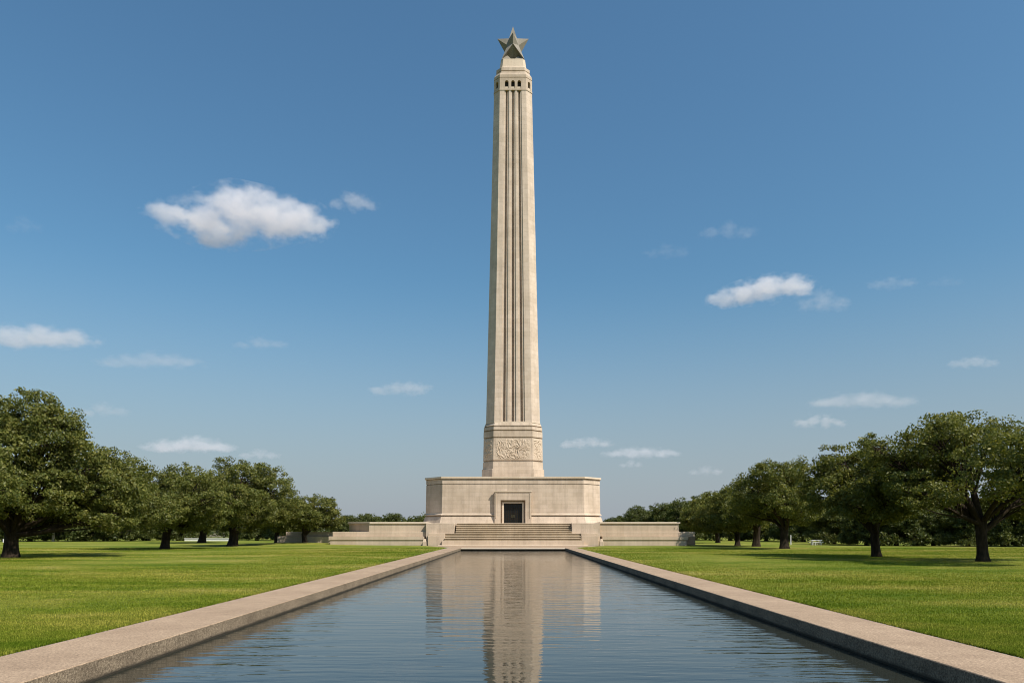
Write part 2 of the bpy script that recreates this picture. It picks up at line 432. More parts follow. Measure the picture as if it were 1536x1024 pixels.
mb.box(-1.95, -1.722, yi + .3 - CY, yi + .62 - CY, .04, 6.72 - 3.3); mb.box(1.722, 1.95, yi + .3 - CY, yi + .62 - CY, .04, 6.72 - 3.3)
mb.build('recess_wall', M['limestone'], suro)
door_cut = MB(); door_cut.box(-1.951, 1.951, FY - 2 - CY, FY + 1.6 - CY, -.2, 7.02 - 3.3)
boolean_cut(base, door_cut)
yd = yi + .40
for s in (-1, 1):
    d = MB()
    a, b = sorted((s * .012, s * 1.44))
    d.box(a, b, yd + .04 - CY, yd + .12 - CY, .05, 3.25)
    for x in np.linspace(a, b, 5): d.box(max(a, x - .045), min(b, x + .045), yd - CY, yd + .05 - CY, .05, 3.25)
    for z in (.05, .75, 1.55, 2.35, 3.1): d.box(a, b, yd + .012 - CY, yd + .05 - CY, z, z + .12)
    do = d.build('door', M['bronze'], suro)
    g = MB(); g.box(a + .06, b - .06, yd + .028 - CY, yd + .039 - CY, .12, 3.15); g.build('glass_pane', M['dark_glass'], do)
    hd = MB(); hx = s * .16; hd.box(hx - .03, hx + .03, yd - .09 - CY, yd - .05 - CY, .95, 1.45)
    hd.box(hx - .02, hx + .02, yd - .06 - CY, yd + .01 - CY, 1.0, 1.06); hd.box(hx - .02, hx + .02, yd - .06 - CY, yd + .01 - CY, 1.34, 1.40)
    hd.build('handle', M['brass'], do)

# pedestal of the shaft
RP = 0.655
mb = MB()
pp = [(10.4, 5.44), (12.74, 5.36), (12.80, 5.20), (14.02, 5.17), (14.02, 4.98), (14.26, 4.98), (14.26, 5.15), (18.03, 5.07), (18.03, 4.88), (18.22, 4.88), (18.22, 5.10),
      (19.24, 5.08), (19.24, 4.82), (19.44, 4.82), (19.44, 5.06), (20.00, 5.02), (20.00, 4.76), (20.20, 4.76), (20.20, 4.95), (20.75, 4.70)]
mb.loft([octo(h, RP, z) for z, h in pp])
ped = mb.build('pedestal', M['limestone'], mon)
def swirl(u, v, seed):
    p = Vector((u * 1.15, v * 1.15, seed))
    w = mnoise.noise_vector(p * 0.9) * 1.1
    q = Vector((p.x + w.x, p.y + w.y, seed))
    n = mnoise.noise(q * 1.5)
    r = 1.0 - abs(n) * 3.2
    n2 = mnoise.noise(q * 3.1 + Vector((5, 3, 1)))
    return max(0.0, r) ** 1.2 * 0.8 + max(0.0, 1 - abs(n2) * 4) * 0.35
def relief(xc, yc, ang, w, z0, z1, amp, seed, nx=110, nz=84):
    m = MB(); ca, sa = math.cos(ang), math.sin(ang)
    lean = (5.15 - 5.07) / 3.83
    idx = {}
    for j in range(nz + 1):
        for i in range(nx + 1):
            u = (i / nx - .5) * w; v = (j / nz) * (z1 - z0)
            edge = min(1.0, min(i, nx - i) / 7, min(j, nz - j) / 7)
            # figures fill an oval field, ragged at its rim
            e = math.hypot(u / (w * .50), (v - (z1 - z0) / 2) / ((z1 - z0) * .52)) + mnoise.noise(Vector((u, v, seed + 9))) * .25
            fld = max(0.0, min(1.0, (1.30 - e) * 3))
            h = swirl(u, v, seed) * amp * edge * fld
            d = 0.012 + h - lean * v
            if i in (0, nx) or j in (0, nz): d = -0.03 - lean * v
            idx[i, j] = len(m.v)
            m.v.append(P(xc + u * ca + d * sa, yc + u * sa - d * ca, z0 + v))
    for j in range(nz):
        for i in range(nx):
            m.f.append((idx[i, j], idx[i+1, j], idx[i+1, j+1], idx[i, j+1]))
    o = m.build('relief_panel', M['relief_stone'], ped)
    return o
hz0 = 5.15 - .08 * .05
relief(0, CY - hz0, 0, 6.05, 14.35, 17.95, .13, 2.0)
cx = hz0 * (1 + RP) / 2
wd = hz0 * (1 - RP) * math.sqrt(2)
relief(cx, CY - cx, R(45), wd * .86, 14.35, 17.95, .12, 7.0, 50, 70)
relief(-cx, CY - cx, R(-45), wd * .86, 14.35, 17.95, .12, 12.0, 50, 70)

# shaft with flutes on the four broad faces
RS = 0.688
def shaft_outline(half):
    f = half * RS; out = []
    k = half / 4.70
    line = []
    for c in (-0.47, 0.0, 0.47):
        o_, i_, d1, d2 = .17 * f, .066 * f, .17 * k, .85 * k
        line += [(c*f - o_, 0), (c*f - o_, d1), (c*f - i_, d1), (c*f - i_, d2), (c*f + i_, d2), (c*f + i_, d1), (c*f + o_, d1), (c*f + o_, 0)]
    face = [(-f, 0)] + line + [(f, 0)]
    for q in range(4):
        a = q * math.pi / 2
        for u, d in face:
            x, y = u, -(half - d)
            out.append((x * math.cos(a) - y * math.sin(a), x * math.sin(a) + y * math.cos(a)))
    return out
mb = MB()
def ring(half, z): return [P(x, CY + y, z) for x, y in shaft_outline(half)]
mb.loft([ring(4.66, 20.7), ring(4.66, 20.95), ring(3.30, 78.6)])
shaft = mb.build('shaft', M['shaft_stone'], mon)
# sill closing the flutes at the foot and the trim band at the top
mb = MB(); mb.loft([octo(4.70, RS, 20.72), octo(4.69, RS, 20.92)]); mb.build('shaft_base_band', M['trim_stone'], shaft)

# crown with arched openings
hb = 3.325
mb = MB(); mb.loft([octo(h, RS, z) for z, h in ((78.34, 3.37), (78.54, 3.37), (78.54, hb), (80.50, 3.31), (80.50, 3.22), (80.62, 3.22), (80.62, 3.31), (81.1, 3.30), (81.1, 3.26), (81.5, 3.10))])
crown = mb.build('tower_crown', M['limestone'], mon)
cut = bmesh.new()
def arch_pts(w, z0, z1):
    r = w / 2; pts = [(-r, z0), (r, z0)]
    for i in range(9): 
        a = math.pi * i / 8; pts.append((r * math.cos(a), z1 - r + r * math.sin(a)))
    return pts
def place(u, d, z, q):
    """point on the crown face number q (45 degree turns): u across, d inwards"""
    a = q * math.pi / 4
    half = 3.35 if q % 2 == 0 else 3.35 * (1 + RS) / math.sqrt(2)
    x, y = u, -(half - d)
    return P(x * math.cos(a) - y * math.sin(a), CY + x * math.sin(a) + y * math.cos(a), z)
cb = MB(); panes = []; f = 3.35 * RS
for q in range(8):
    for c in ((-0.47, 0.0, 0.47) if q % 2 == 0 else (0.0,)):
        pts = arch_pts(.62, 78.64, 80.06)
        cb.loft([[place(c * f + u, .75, z, q) for u, z in pts], [place(c * f + u, -.3, z, q) for u, z in pts]])
        panes.append((q, c * f))
boolean_cut(crown, cb)
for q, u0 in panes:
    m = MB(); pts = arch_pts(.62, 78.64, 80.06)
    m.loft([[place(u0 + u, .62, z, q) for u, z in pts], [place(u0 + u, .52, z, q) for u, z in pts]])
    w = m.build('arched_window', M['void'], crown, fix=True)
    m = MB(); m.loft([[place(u0 + sx * .309, d, z, q) for sx, d in ((-1, .10), (1, .10), (1, .5), (-1, .5))] for z in (78.65, 78.98)])
    m.build('sill', M['trim_stone'], w, fix=True)
mb = MB(); mb.loft([octo(h, RS, z) for z, h in ((81.45, 2.94), (81.9, 2.92), (81.9, 2.82), (82.02, 2.82), (82.02, 2.92), (82.55, 2.90), (82.85, 2.58))]); mb.build('upper_step', M['limestone'], crown)
mb = MB(); mb.loft([octo(h, .80, z) for z, h in ((82.8, 2.36), (83.1, 2.30), (84.4, 2.12), (84.55, 2.12))]); neck = mb.build('star_pedestal', M['trim_stone'], mon)

# the star: reads as five points from each side
mb = MB(); zb = 84.55
def sp(x, y, z): return P(x * .97, CY + y * .97, zb + z * .985)
tip = sp(0, 0, 7.2)
u = [sp(x * .72, y * .72, 4.55) for x, y in ((-1,-1),(1,-1),(1,1),(-1,1))]
l = [sp(x * 1.0, y * 1.0, 3.15) for x, y in ((-1,-1),(1,-1),(1,1),(-1,1))]
arms = [sp(0, -2.3, 4.6), sp(2.88, 0, 4.95), sp(0, 2.3, 4.6), sp(-2.88, 0, 4.95)]
under = [sp(0, -1.75, 3.0), sp(1.5, 0, 2.5), sp(0, 1.75, 3.0), sp(-1.5, 0, 2.5)]
legs = [sp(x * 2.05, y * 2.05, 0.0) for x, y in ((-1,-1),(1,-1),(1,1),(-1,1))]
ia, ib = 1.98, .25
inn = [(sp(-ia, -ib, 0), sp(ia, -ib, 0)), (sp(ib, -ia, 0), sp(ib, ia, 0)), (sp(ia, ib, 0), sp(-ia, ib, 0)), (sp(-ib, ia, 0), sp(-ib, -ia, 0))]
for k in range(4):
    k2 = (k + 1) % 4
    mb.quad(tip, u[k], u[k2])                     # spike
    mb.quad(arms[k], u[k2], u[k]); mb.quad(arms[k], u[k], l[k]); mb.quad(arms[k], l[k2], u[k2])
    mb.quad(arms[k], l[k], under[k]); mb.quad(arms[k], under[k], l[k2])
    mb.quad(under[k], l[k], legs[k]); mb.quad(under[k], legs[k2], l[k2])
    mb.quad(under[k], inn[k][0], inn[k][1]); mb.quad(under[k], legs[k], inn[k][0]); mb.quad(under[k], inn[k][1], legs[k2])
star = mb.build('star', M['star_stone'], mon)
me = star.data; bm = bmesh.new(); bm.from_mesh(me); bmesh.ops.remove_doubles(bm, verts=bm.verts, dist=1e-4)
bmesh.ops.recalc_face_normals(bm, faces=bm.faces); bm.to_mesh(me); bm.free()

# ------------------------------------------------------------------ staircase
st = empty('staircase', (0, 106.5, 0), 'broad two flight stone staircase rising from the pool to the dark doorway', 'staircase')
SY = 106.5
def flight(name, x0, x1, yst, z0, z1, n, tread, yback, mat):
    h = (z1 - z0) / n; m = MB(); nose = MB()
    for i in range(n):
        y = yst + i * tread - SY; z = z0 + i * h
        m.box(x0, x1, y, (yback - SY) if i == 0 else y + tread + .6, z if i == 0 else z - .02, z + h - .07)
        nose.box(x0 + .01, x1 - .01, y - .09, (y + tread + .1) if i < n - 1 else yback - SY, z + h - .07, z + h)
    o = m.build(name, mat, st, fix=True)
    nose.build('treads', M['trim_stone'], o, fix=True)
    return o
mb = MB(); mb.box(-10.9, 10.9, 0, 1.2, -.2, .10); mb.build('kerb_step', M['trim_stone'], st, bevel=.02)
mb = MB(); mb.box(-10.4, 10.4, .55, 3.5, .0, .74); mb.build('base_step', M['terrace_stone'], st, bevel=.02)
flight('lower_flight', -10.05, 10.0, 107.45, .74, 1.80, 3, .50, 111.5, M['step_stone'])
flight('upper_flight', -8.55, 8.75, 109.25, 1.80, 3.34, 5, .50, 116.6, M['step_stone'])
for s in (-1, 1):
    a, b = sorted((s * 10.02 if s < 0 else 10.03, s * 12.5))
    mb = MB(); mb.box(a, b, 1.05, 3.2, -.1, 1.42); mb.box(a, b, 1.45, 3.2, 1.421, 1.80)
    mb.build('cheek_wall', M['terrace_stone'], st, bevel=.03)
    a, b = sorted((s * 8.78, s * 13.0))
    mb = MB(); mb.box(a, b, 2.85, 10.0, 0.3, 3.34); mb.build('upper_cheek_wall', M['limestone'], st, bevel=.03)
for s, w in ((-1, 'left'), (1, 'right')):
    p = empty('stone_post', (s * 12.98, 107.6, -.05), 'short sloped stone post at the %s foot of the staircase' % w, 'post', 'posts at the foot of the stairs')
    mb = MB(); mb.loft([[(x * k, y * k + dy, z) for x, y in ((-.34,-.34),(.34,-.34),(.34,.34),(-.34,.34))] for k, dy, z in ((.85, 0, -.05), (.8, 0, .15), (.75, .0, .6), (.5, .1, .98), (.35, .12, 1.04))])
    mb.build('post_body', M['terrace_stone'], p, bevel=.03)

# ------------------------------------------------------------------ terrace walls beside the stairs
def tier(mbx, x0, x1, yf, yb, z0, z1): mbx.box(x0, x1, yf, yb, z0, z1)
for s, lab in ((-1, 'stepped pale stone terrace wall left of the staircase behind the small oak'),
               (1, 'stepped pale stone terrace wall right of the staircase')):
    t = empty('terrace', (s * 20, 110, 0), lab, 'terrace wall', 'terrace walls beside the stairs')
    ox = -s * 20
    def bx(name, xa, xb, ya, yb, za, zb_, mat, bev=.03):
        a, b = sorted((s * xa, s * xb)); m = MB(); m.box(a + ox, b + ox, ya - 110, yb - 110, za, zb_); return m.build(name, mat, t, bevel=bev)
    xe = 27.2 if s < 0 else 25.8
    bx('base_course', 12.52, xe, 109.0, 112, -.2, .80, M['terrace_stone'])
    bx('ledge', 13.25, xe + .2, 108.90, 112.0, .80, 1.34, M['terrace_stone'])
    xf = 37 if s < 0 else 28.6
    bx('middle_course', 13.02, 27.0 if s < 0 else 27.2, 109.75, 113.0, 1.341, 2.04, M['terrace_stone'])
    bx('side_course', 27.0 if s < 0 else 27.21, xf, 115.0, 118.0, -.3, 1.30, M['terrace_stone'])
    bx('side_ledge', 26.0, xf - 1.2, 115.6, 119.0, 1.301, 2.02, M['terrace_stone'])
    if s < 0:
        poly = [(-21.6, 110.05), (-13.01, 110.05), (-13.01, 150.0), (-25.6, 150.0), (-25.6, 114.6)]
        cop = [(-21.5, 109.9), (-13.01, 109.9), (-13.01, 150.2), (-25.8, 150.2), (-25.8, 114.5)]
    else:
        poly = [(13.01, 110.05), (24.9, 110.05), (24.9, 150.0), (13.01, 150.0)]
        cop = [(13.01, 109.9), (25.05, 109.9), (25.05, 150.2), (13.01, 150.2)]
    m = MB(); m.prism([(x + ox, y - 110) for x, y in poly], 1.6, 3.24); m.build('upper_wall', M['terrace_stone'], t, fix=True)
    m = MB(); m.prism([(x + ox, y - 110) for x, y in cop], 3.24, 3.50); m.build('coping', M['trim_stone'], t, bevel=.03)

# ------------------------------------------------------------------ trees
def tubes_mesh(paths, name):
    V = []; Fc = []
    for pts, rad, k in paths:
        pts = [Vector(p) for p in pts]; n = len(pts); b = len(V)
        for i in range(n):
            d = (pts[min(n-1, i+1)] - pts[max(0, i-1)]); d.normalize()
            ref = Vector((0, 1, 0)) if abs(d.y) < .9 else Vector((1, 0, 0))
            a = d.cross(ref); a.normalize(); c = d.cross(a)
            for j in range(k):
                t = 2 * math.pi * j / k
                rr = rad[i]
                if k >= 8: rr *= 1 + .13 * math.sin(3 * t + i * .4 + b) + .07 * math.sin(5 * t + b)
                V.append(tuple(pts[i] + a * math.cos(t) * rr + c * math.sin(t) * rr))
        for i in range(n - 1):
            for j in range(k):
                j2 = (j + 1) % k
                Fc.append((b + i*k + j, b + i*k + j2, b + (i+1)*k + j2, b + (i+1)*k + j))
    me = bpy.data.meshes.new(name); me.from_pydata(V, [], Fc); me.update()
    for p in me.polygons: p.use_smooth = True
    return me

def leaves_mesh(centres, outw, leaf, rng, name, spread, per):
    """diamond leaves scattered in small flattened clumps round each centre"""
    n = len(centres); N = n * per
    c = np.repeat(centres, per, axis=0)
    sz = np.repeat(rng.uniform(.65, 1.35, n), per)[:, None] * spread
    off = rng.normal(0, 1, (N, 3)); off /= np.linalg.norm(off, axis=1)[:, None] + 1e-9
    off *= (rng.uniform(0, 1, (N, 1)) ** .45)
    off[:, 2] *= .62
    pos = c + off * sz
    nor = rng.normal(0, 1, (N, 3)) + np.repeat(outw, per, axis=0) * .55 + off * .6 + np.array([0, 0, .35])
    nor /= np.linalg.norm(nor, axis=1)[:, None]
    t = np.cross(nor, rng.normal(0, 1, (N, 3))); t /= np.linalg.norm(t, axis=1)[:, None] + 1e-9
    b = np.cross(nor, t)
    L = leaf * rng.uniform(.6, 1.25, (N, 1)); W = L * .55
    V = np.empty((N, 4, 3)); V[:, 0] = pos - t * L; V[:, 1] = pos - b * W; V[:, 2] = pos + t * L; V[:, 3] = pos + b * W
    me = bpy.data.meshes.new(name)
    me.vertices.add(N * 4); me.vertices.foreach_set('co', V.reshape(-1).astype(np.float32))
    me.loops.add(N * 4); me.loops.foreach_set('vertex_index', np.arange(N * 4, dtype=np.int32))
    me.polygons.add(N); me.polygons.foreach_set('loop_start', np.arange(0, N * 4, 4, dtype=np.int32))
    me.polygons.foreach_set('loop_total', np.full(N, 4, dtype=np.int32))
    me.update(calc_edges=True); me.validate()
    return me

def make_tree(root, lobes, fork, tr, seed, leaf, per, dens, mat, bark, spread=.62, limbs=True, shell=.5):
    """lobes: (x,y,z,rx,ry,rz) local; fork height; tr trunk radius"""
    rng = np.random.default_rng(seed); rnd = random.Random(seed)
    cs, ow, lobe_pts = [], [], []
    for (x, y, z, rx, ry, rz) in lobes:
        area = 4 * math.pi * (((rx*ry)**1.6 + (rx*rz)**1.6 + (ry*rz)**1.6) / 3) ** (1/1.6)
        n = int(area * dens)
        d = rng.normal(0, 1, (n, 3)); d /= np.linalg.norm(d, axis=1)[:, None]
        rr = rng.uniform(shell, 1.0, n) ** .8
        # ragged outline: direction dependent bulges
        bulge = np.array([mnoise.noise(Vector((v[0]*1.9 + x, v[1]*1.9 + y, v[2]*1.9 + z + seed))) for v in d])
        rr *= 1 + .38 * bulge
        keep = (bulge > -.34) | (rng.uniform(0, 1, n) < .25)
        p = d * rr[:, None] * np.array([rx, ry, rz]) + np.array([x, y, z])
        keep &= p[:, 2] > .35
        p = p[keep]; d = d[keep]
        cs.append(p); ow.append(d); lobe_pts.append(p)
    C = np.concatenate(cs); O = np.concatenate(ow)
    dm = ((C[:, None, :] - C[None, :, :]) ** 2).sum(2) if len(C) < 6000 else None
    if dm is not None:
        nb = (dm < (spread * 1.9) ** 2).sum(1); ok = nb >= 3; C, O = C[ok], O[ok]
    paths = []
    # trunk with flared foot
    f0 = Vector((rnd.uniform(-.15, .15) * tr, 0, 0)); top = Vector((rnd.uniform(-.3, .3) * tr, rnd.uniform(-.3, .3) * tr, fork))
    tp, trd = [], []
    for k in range(9):
        s = k / 8; p = f0.lerp(top, s); p.x += math.sin(s * 3 + seed) * .12 * tr; tp.append(p - Vector((0, 0, .15 if k == 0 else 0)))
        trd.append(tr * (.88 + .5 * math.exp(-s * fork / (tr * .8)) + .12 * s * s))
    paths.append((tp, trd, 12))
    if limbs:
        for li, (x, y, z, rx, ry, rz) in enumerate(lobes):
            a = tp[-1] - Vector((0, 0, rnd.uniform(0, .35) * fork)); b = Vector((x, y, z + rz * .15))
            L = (b - a).length
            m = a.lerp(b, .42) + Vector((0, 0, -.10 * L if z < fork + 2 else .08 * L)) + Vector((rnd.uniform(-.08, .08) * L, rnd.uniform(-.08, .08) * L, 0))
            pts, rads = [], []
            r0 = tr * (rnd.uniform(.55, .66) if li < 3 else rnd.uniform(.28, .40))
            for k in range(10):
                s = k / 9
                p = a * (1-s)**2 + m * 2*s*(1-s) + b * s*s
                p = p + Vector((mnoise.noise(p * .7 + Vector((seed, 0, 0))), mnoise.noise(p * .7 + Vector((0, seed, 0))), mnoise.noise(p * .7 + Vector((0, 0, seed + .5))))) * (.22 * min(1, s * 3) * max(.4, tr))
                pts.append(p); rads.append(r0 * (1 - s) ** .75 + .035)
            paths.append((pts, rads, 8))
            P_ = lobe_pts[li]
            for _ in range(min(len(P_), 26)):
                c = Vector(P_[rnd.randrange(len(P_))]); k = rnd.randrange(3, 10); s0 = pts[k]
                mid = s0.lerp(c, .5) + Vector((rnd.uniform(-.3, .3), rnd.uniform(-.3, .3), rnd.uniform(-.1, .4)))
                r1 = min(rads[k] * .55, .10)
                paths.append(([s0, mid, c], [r1, r1 * .6, .015], 5))
    tm = tubes_mesh(paths, 'trunk'); link('trunk', tm, bark, root)
    lm = leaves_mesh(C, O, leaf, rng, 'crown', spread, per); link('crown', lm, mat, root)
    return root

def oak(px, D, z0, lobes_px, forkpx, trpx, seed, label, group, leaf=0.099, per=92, dens=1.46, spread=.62, name='oak_tree', mat=None, bark=None, depth=1.0):
    """lobes given as they measure in the photo at distance D"""
    k = D / F; X = wx(px, D); rnd = random.Random(seed * 7 + 1)
    w = max(l[0] + l[2] for l in lobes_px) - min(l[0] - l[2] for l in lobes_px)
    Rm = w * k / 2
    lobes = []
    for i, L in enumerate(lobes_px):
        lx, ly, rx, ry = L[:4]
        dy = L[4] if len(L) > 4 else rnd.uniform(-.5, .5) * Rm * depth
        lobes.append((wx(lx, D) - X, dy, wz(ly, D) - z0, rx * k, max(rx, ry) * k * rnd.uniform(.85, 1.05), ry * k))
    # lobes that close the crown towards and away from the viewer
    cxm = sum(l[0] for l in lobes) / len(lobes); czm = sum(l[2] for l in lobes) / len(lobes)
    for sg in (-1, 1):
        lobes.append((cxm + rnd.uniform(-.2, .2) * Rm, (.62 if sg > 0 else -.92) * Rm * depth, czm + (rnd.uniform(-.1, .1) - (.12 if sg < 0 else 0)) * Rm, Rm * .55, Rm * .42, Rm * .30))
    root = empty(name, (X, D, z0), label, 'tree', group)
    return make_tree(root, lobes, forkpx * k, trpx * k / 2 * .80, seed, leaf, per, dens, mat or M['leaf'], bark or M['bark'], spread)

GL, GR = 'live oaks along the left lawn', 'live oaks along the right lawn'
oak(18, 58, -.02, [(42,630,60,40,0),(-35,675,75,60,1),(95,648,48,36,-1),(20,690,80,50,-3),(115,700,60,42,1),(60,742,85,38,-2),(-60,735,70,45,0),(150,735,55,38,2),(90,770,55,22,3),(150,772,48,22,1),(-20,768,55,22,2)],
    40, 24, 3, 'largest oak on the left lawn, cut by the left edge of the photo', GL, leaf=0.112, per=92, dens=1.27)
oak(249, 88, -.02, [(222,732,38,32),(262,720,42,27),(308,742,42,34),(245,758,60,26),(290,768,48,22),(205,760,30,28),(228,779,42,14,-2),(282,783,44,14,1)],
    34, 15, 11, 'round oak with dark forked trunk, second from the left on the front lawn', GL, leaf=0.125, per=80, dens=1.02, spread=.75)
oak(304, 137, -.02, [(290,742,40,30),(325,750,40,34),(305,775,48,20)],
    24, 13, 12, 'shaded oak standing back between two nearer oaks on the left lawn', GL, leaf=0.172, per=68, dens=0.64, spread=.95)
oak(350, 105, -.02, [(368,713,46,24),(338,742,38,34),(405,738,34,34),(372,765,62,26),(352,785,40,14)],
    30, 17, 13, 'domed oak rising highest in the middle of the left row', GL, leaf=0.139, per=80, dens=0.89, spread=.8)
oak(415, 127, 0.0, [(418,768,34,24),(440,760,30,22),(405,782,28,16),(436,785,30,14)],
    16, 8, 14, 'small low oak tucked behind the domed oak on the left', GL, leaf=0.165, per=68, dens=0.71, spread=.9)
oak(457, 113, .38, [(478,763,28,20),(455,770,24,20),(496,776,17,15),(470,784,30,11)],
    14, 9, 15, 'small oak nearest the monument, in front of the left terrace wall', GL, leaf=0.139, per=80, dens=1.02, spread=.75)

oak(1473, 50, -.02, [(1462,646,64,32,1),(1334,674,28,26,2),(1392,664,48,32,-1),(1545,672,60,36,0),(1425,696,60,34,3),(1352,704,38,34,0),(1520,712,66,40,-3),(1600,715,56,50,1),(1372,744,48,22,-2),(1560,752,60,26,2)],
    62, 20, 21, 'largest oak on the right lawn, nearest the viewer', GR, leaf=0.099, per=92, dens=1.27)
oak(1313, 60, -.02, [(1268,698,48,32,0),(1224,706,26,24,1),(1238,734,30,36,-1),(1315,714,58,40,2),(1358,738,46,38,0),(1285,756,62,28,-3),(1335,768,44,18,2)],
    50, 16, 22, 'wide dark oak second in the right row with a low fork', GR, leaf=0.112, per=88, dens=1.21)
oak(1176, 88, -.02, [(1150,716,42,24),(1118,738,30,32),(1182,736,40,36),(1150,760,56,24),(1200,765,30,22)],
    36, 15, 23, 'oak third in the right row with spreading bare limbs', GR, leaf=0.125, per=84, dens=1.02, spread=.72)
oak(1134, 103, -.02, [(1112,748,34,26),(1090,762,30,24),(1135,765,36,26),(1110,782,44,14)],
    30, 13, 24, 'oak with a thick straight trunk just left of the bare limbed oak', GR, leaf=0.139, per=80, dens=0.89, spread=.8)
oak(1106, 110, -.02, [(1078,752,26,20),(1095,765,32,24),(1065,774,28,20),(1090,788,36,10)],
    22, 9, 25, 'slim forked oak fifth in the right row', GR, leaf=0.145, per=80, dens=0.89, spread=.8)
oak(1076, 136, -.02, [(1050,765,24,18),(1072,762,28,24),(1038,778,20,14),(1062,787,34,12)],
    18, 8, 26, 'farthest oak of the right row, beside the end of the terrace wall', GR, leaf=0.172, per=68, dens=0.71, spread=.9)

# background trees: four kinds, copied with their parts
protos = []
BG = 'trees closing the background'
def proto(seed, w, h, bark, low):
    rnd = random.Random(seed); lobes = []
    for i in range(9):
        a = i * 2.4 + seed; r = rnd.uniform(.25, .62) * w / 2; hz = rnd.uniform(.30 if low else .42, .80) * h
        s = rnd.uniform(.24, .36) * w
        lobes.append((math.cos(a) * r, math.sin(a) * r, hz, s, s, s * rnd.uniform(.6, .85)))
    lobes.append((rnd.uniform(-.1,.1) * w, 0, h * .8, w * .30, w * .30, h * .19))
    if low:
        for i in range(5):
            a = i * 1.3 + seed; lobes.append((math.cos(a) * w * .36, math.sin(a) * w * .36, h * .18, w * .2, w * .2, h * .17))
    root = empty('background_tree', (0, 0, 0), 'x', 'tree', BG)
    make_tree(root, lobes, h * .3, w * .035, seed, .19, 48, .62, M['leaf_far'], bark, spread=.85)
    return root
kinds = [proto(41, 11, 9.5, M['bark'], True), proto(42, 13, 10.5, M['bark'], True), proto(43, 10, 8.0, M['bark'], True), proto(44, 9, 11, M['pale_bark'], False)]
used = set()
def bgtree(kind, px, D, sc, label, rz=0.0):
    src = kinds[kind]
    if kind in used:
        o = src.copy(); COL.objects.link(o)
        for ch in src.children:
            c = ch.copy(); COL.objects.link(c); c.parent = o
    else:
        o = src; used.add(kind)
    o.location = (wx(px, D), D, -.05); o.rotation_euler = (0, 0, rz); o.scale = (sc, sc, sc)
    o['label'] = label
rb = random.Random(5)
# (kind, px, D, scale, label)
spec = [
 (0, -60, 150, 1.10, 'dark bushy tree beyond the lawn at the far left edge'),
 (1, 45, 158, 1.05, 'bushy background tree seen past the largest left oak trunk'),
 (3, 80, 156, .95, 'background tree with a thin pale trunk on the far left lawn edge'),
 (2, 128, 160, 1.25, 'low dense tree right of the pale trunk at the left lawn edge'),
 (0, 172, 162, 1.45, 'tall bushy background tree between the two nearest left oaks'),
 (1, 222, 168, 1.0, 'background tree directly behind the round left oak'),
 (2, 268, 172, 1.1, 'dark low tree showing beneath the round left oak crown'),
 (0, 385, 175, .95, 'dark bush beneath the domed oak, beyond the left lawn'),
 (1, 440, 190, .95, 'bushy tree behind the small oak by the left terrace'),
 (0, 522, 205, .72, 'distant low tree just right of the small oak by the left terrace'),
 (2, 552, 208, .88, 'distant tree forming the first rise above the left terrace wall'),
 (0, 592, 214, .80, 'rounded distant tree above the middle of the left terrace wall'),
 (1, 628, 212, .62, 'distant tree partly hidden by the dark left corner of the base'),
 (0, 905, 214, .55, 'distant tree showing low beside the bright right corner of the base'),
 (2, 926, 208, .80, 'small distant tree above the right terrace wall near the base'),
 (1, 962, 205, .86, 'rounded distant tree above the middle of the right terrace wall'),
 (0, 1003, 198, 1.05, 'taller distant tree above the outer end of the right terrace wall'),
 (1, 1040, 188, 1.05, 'background tree behind the farthest right oak'),
 (2, 1095, 170, 1.2, 'background tree showing between the slim right oak trunks'),
 (0, 1150, 165, 1.1, 'background tree behind the thick straight trunk on the right'),
 (1, 1205, 150, .95, 'leafy background tree beside the white table on the right'),
 (2, 1252, 122, .85, 'dark low tree at the right lawn edge, right of the white table'),
 (0, 1300, 112, .72, 'sunlit bushy tree behind the wide dark right oak'),
 (2, 1345, 108, .88, 'low bushy tree filling the gap between the two nearest right oaks'),
 (1, 1400, 108, .62, 'background tree left of the largest right oak trunk'),
 (0, 1452, 105, .74, 'dark tree at the lawn edge behind the largest right oak trunk'),
 (2, 1505, 104, .90, 'dark tree at the lawn edge right of the largest right oak trunk'),
 (1, 1560, 103, .70, 'dark tree at the lawn edge by the right border of the photo'),
]
for k, px, D, sc, lab in spec:
    bgtree(k, px, D, sc, lab, rb.uniform(0, 6.28))
# far-off wood: one mass behind all of it
rng = np.random.default_rng(99)
n = 5200
ang = rng.uniform(R(-62), R(62), n); dd = rng.uniform(255, 300, n)
xs_ = np.sin(ang) * dd; ys_ = np.cos(ang) * dd
top = 5.2 + 1.6 * np.sin(ang * 41) + 1.2 * np.sin(ang * 97 + 1)
zz = rng.uniform(0.2, 1, n) * top
C = np.stack([xs_, ys_, zz], 1); O = np.stack([-np.sin(ang), -np.cos(ang), np.full(n, .5)], 1)
lm = leaves_mesh(C, O, .55, rng, 'distant_wood', 2.0, 22)
tag(link('distant_wood', lm, M['leaf_far']), 'far-off line of dark green wood along the horizon', 'wood', kind='stuff')

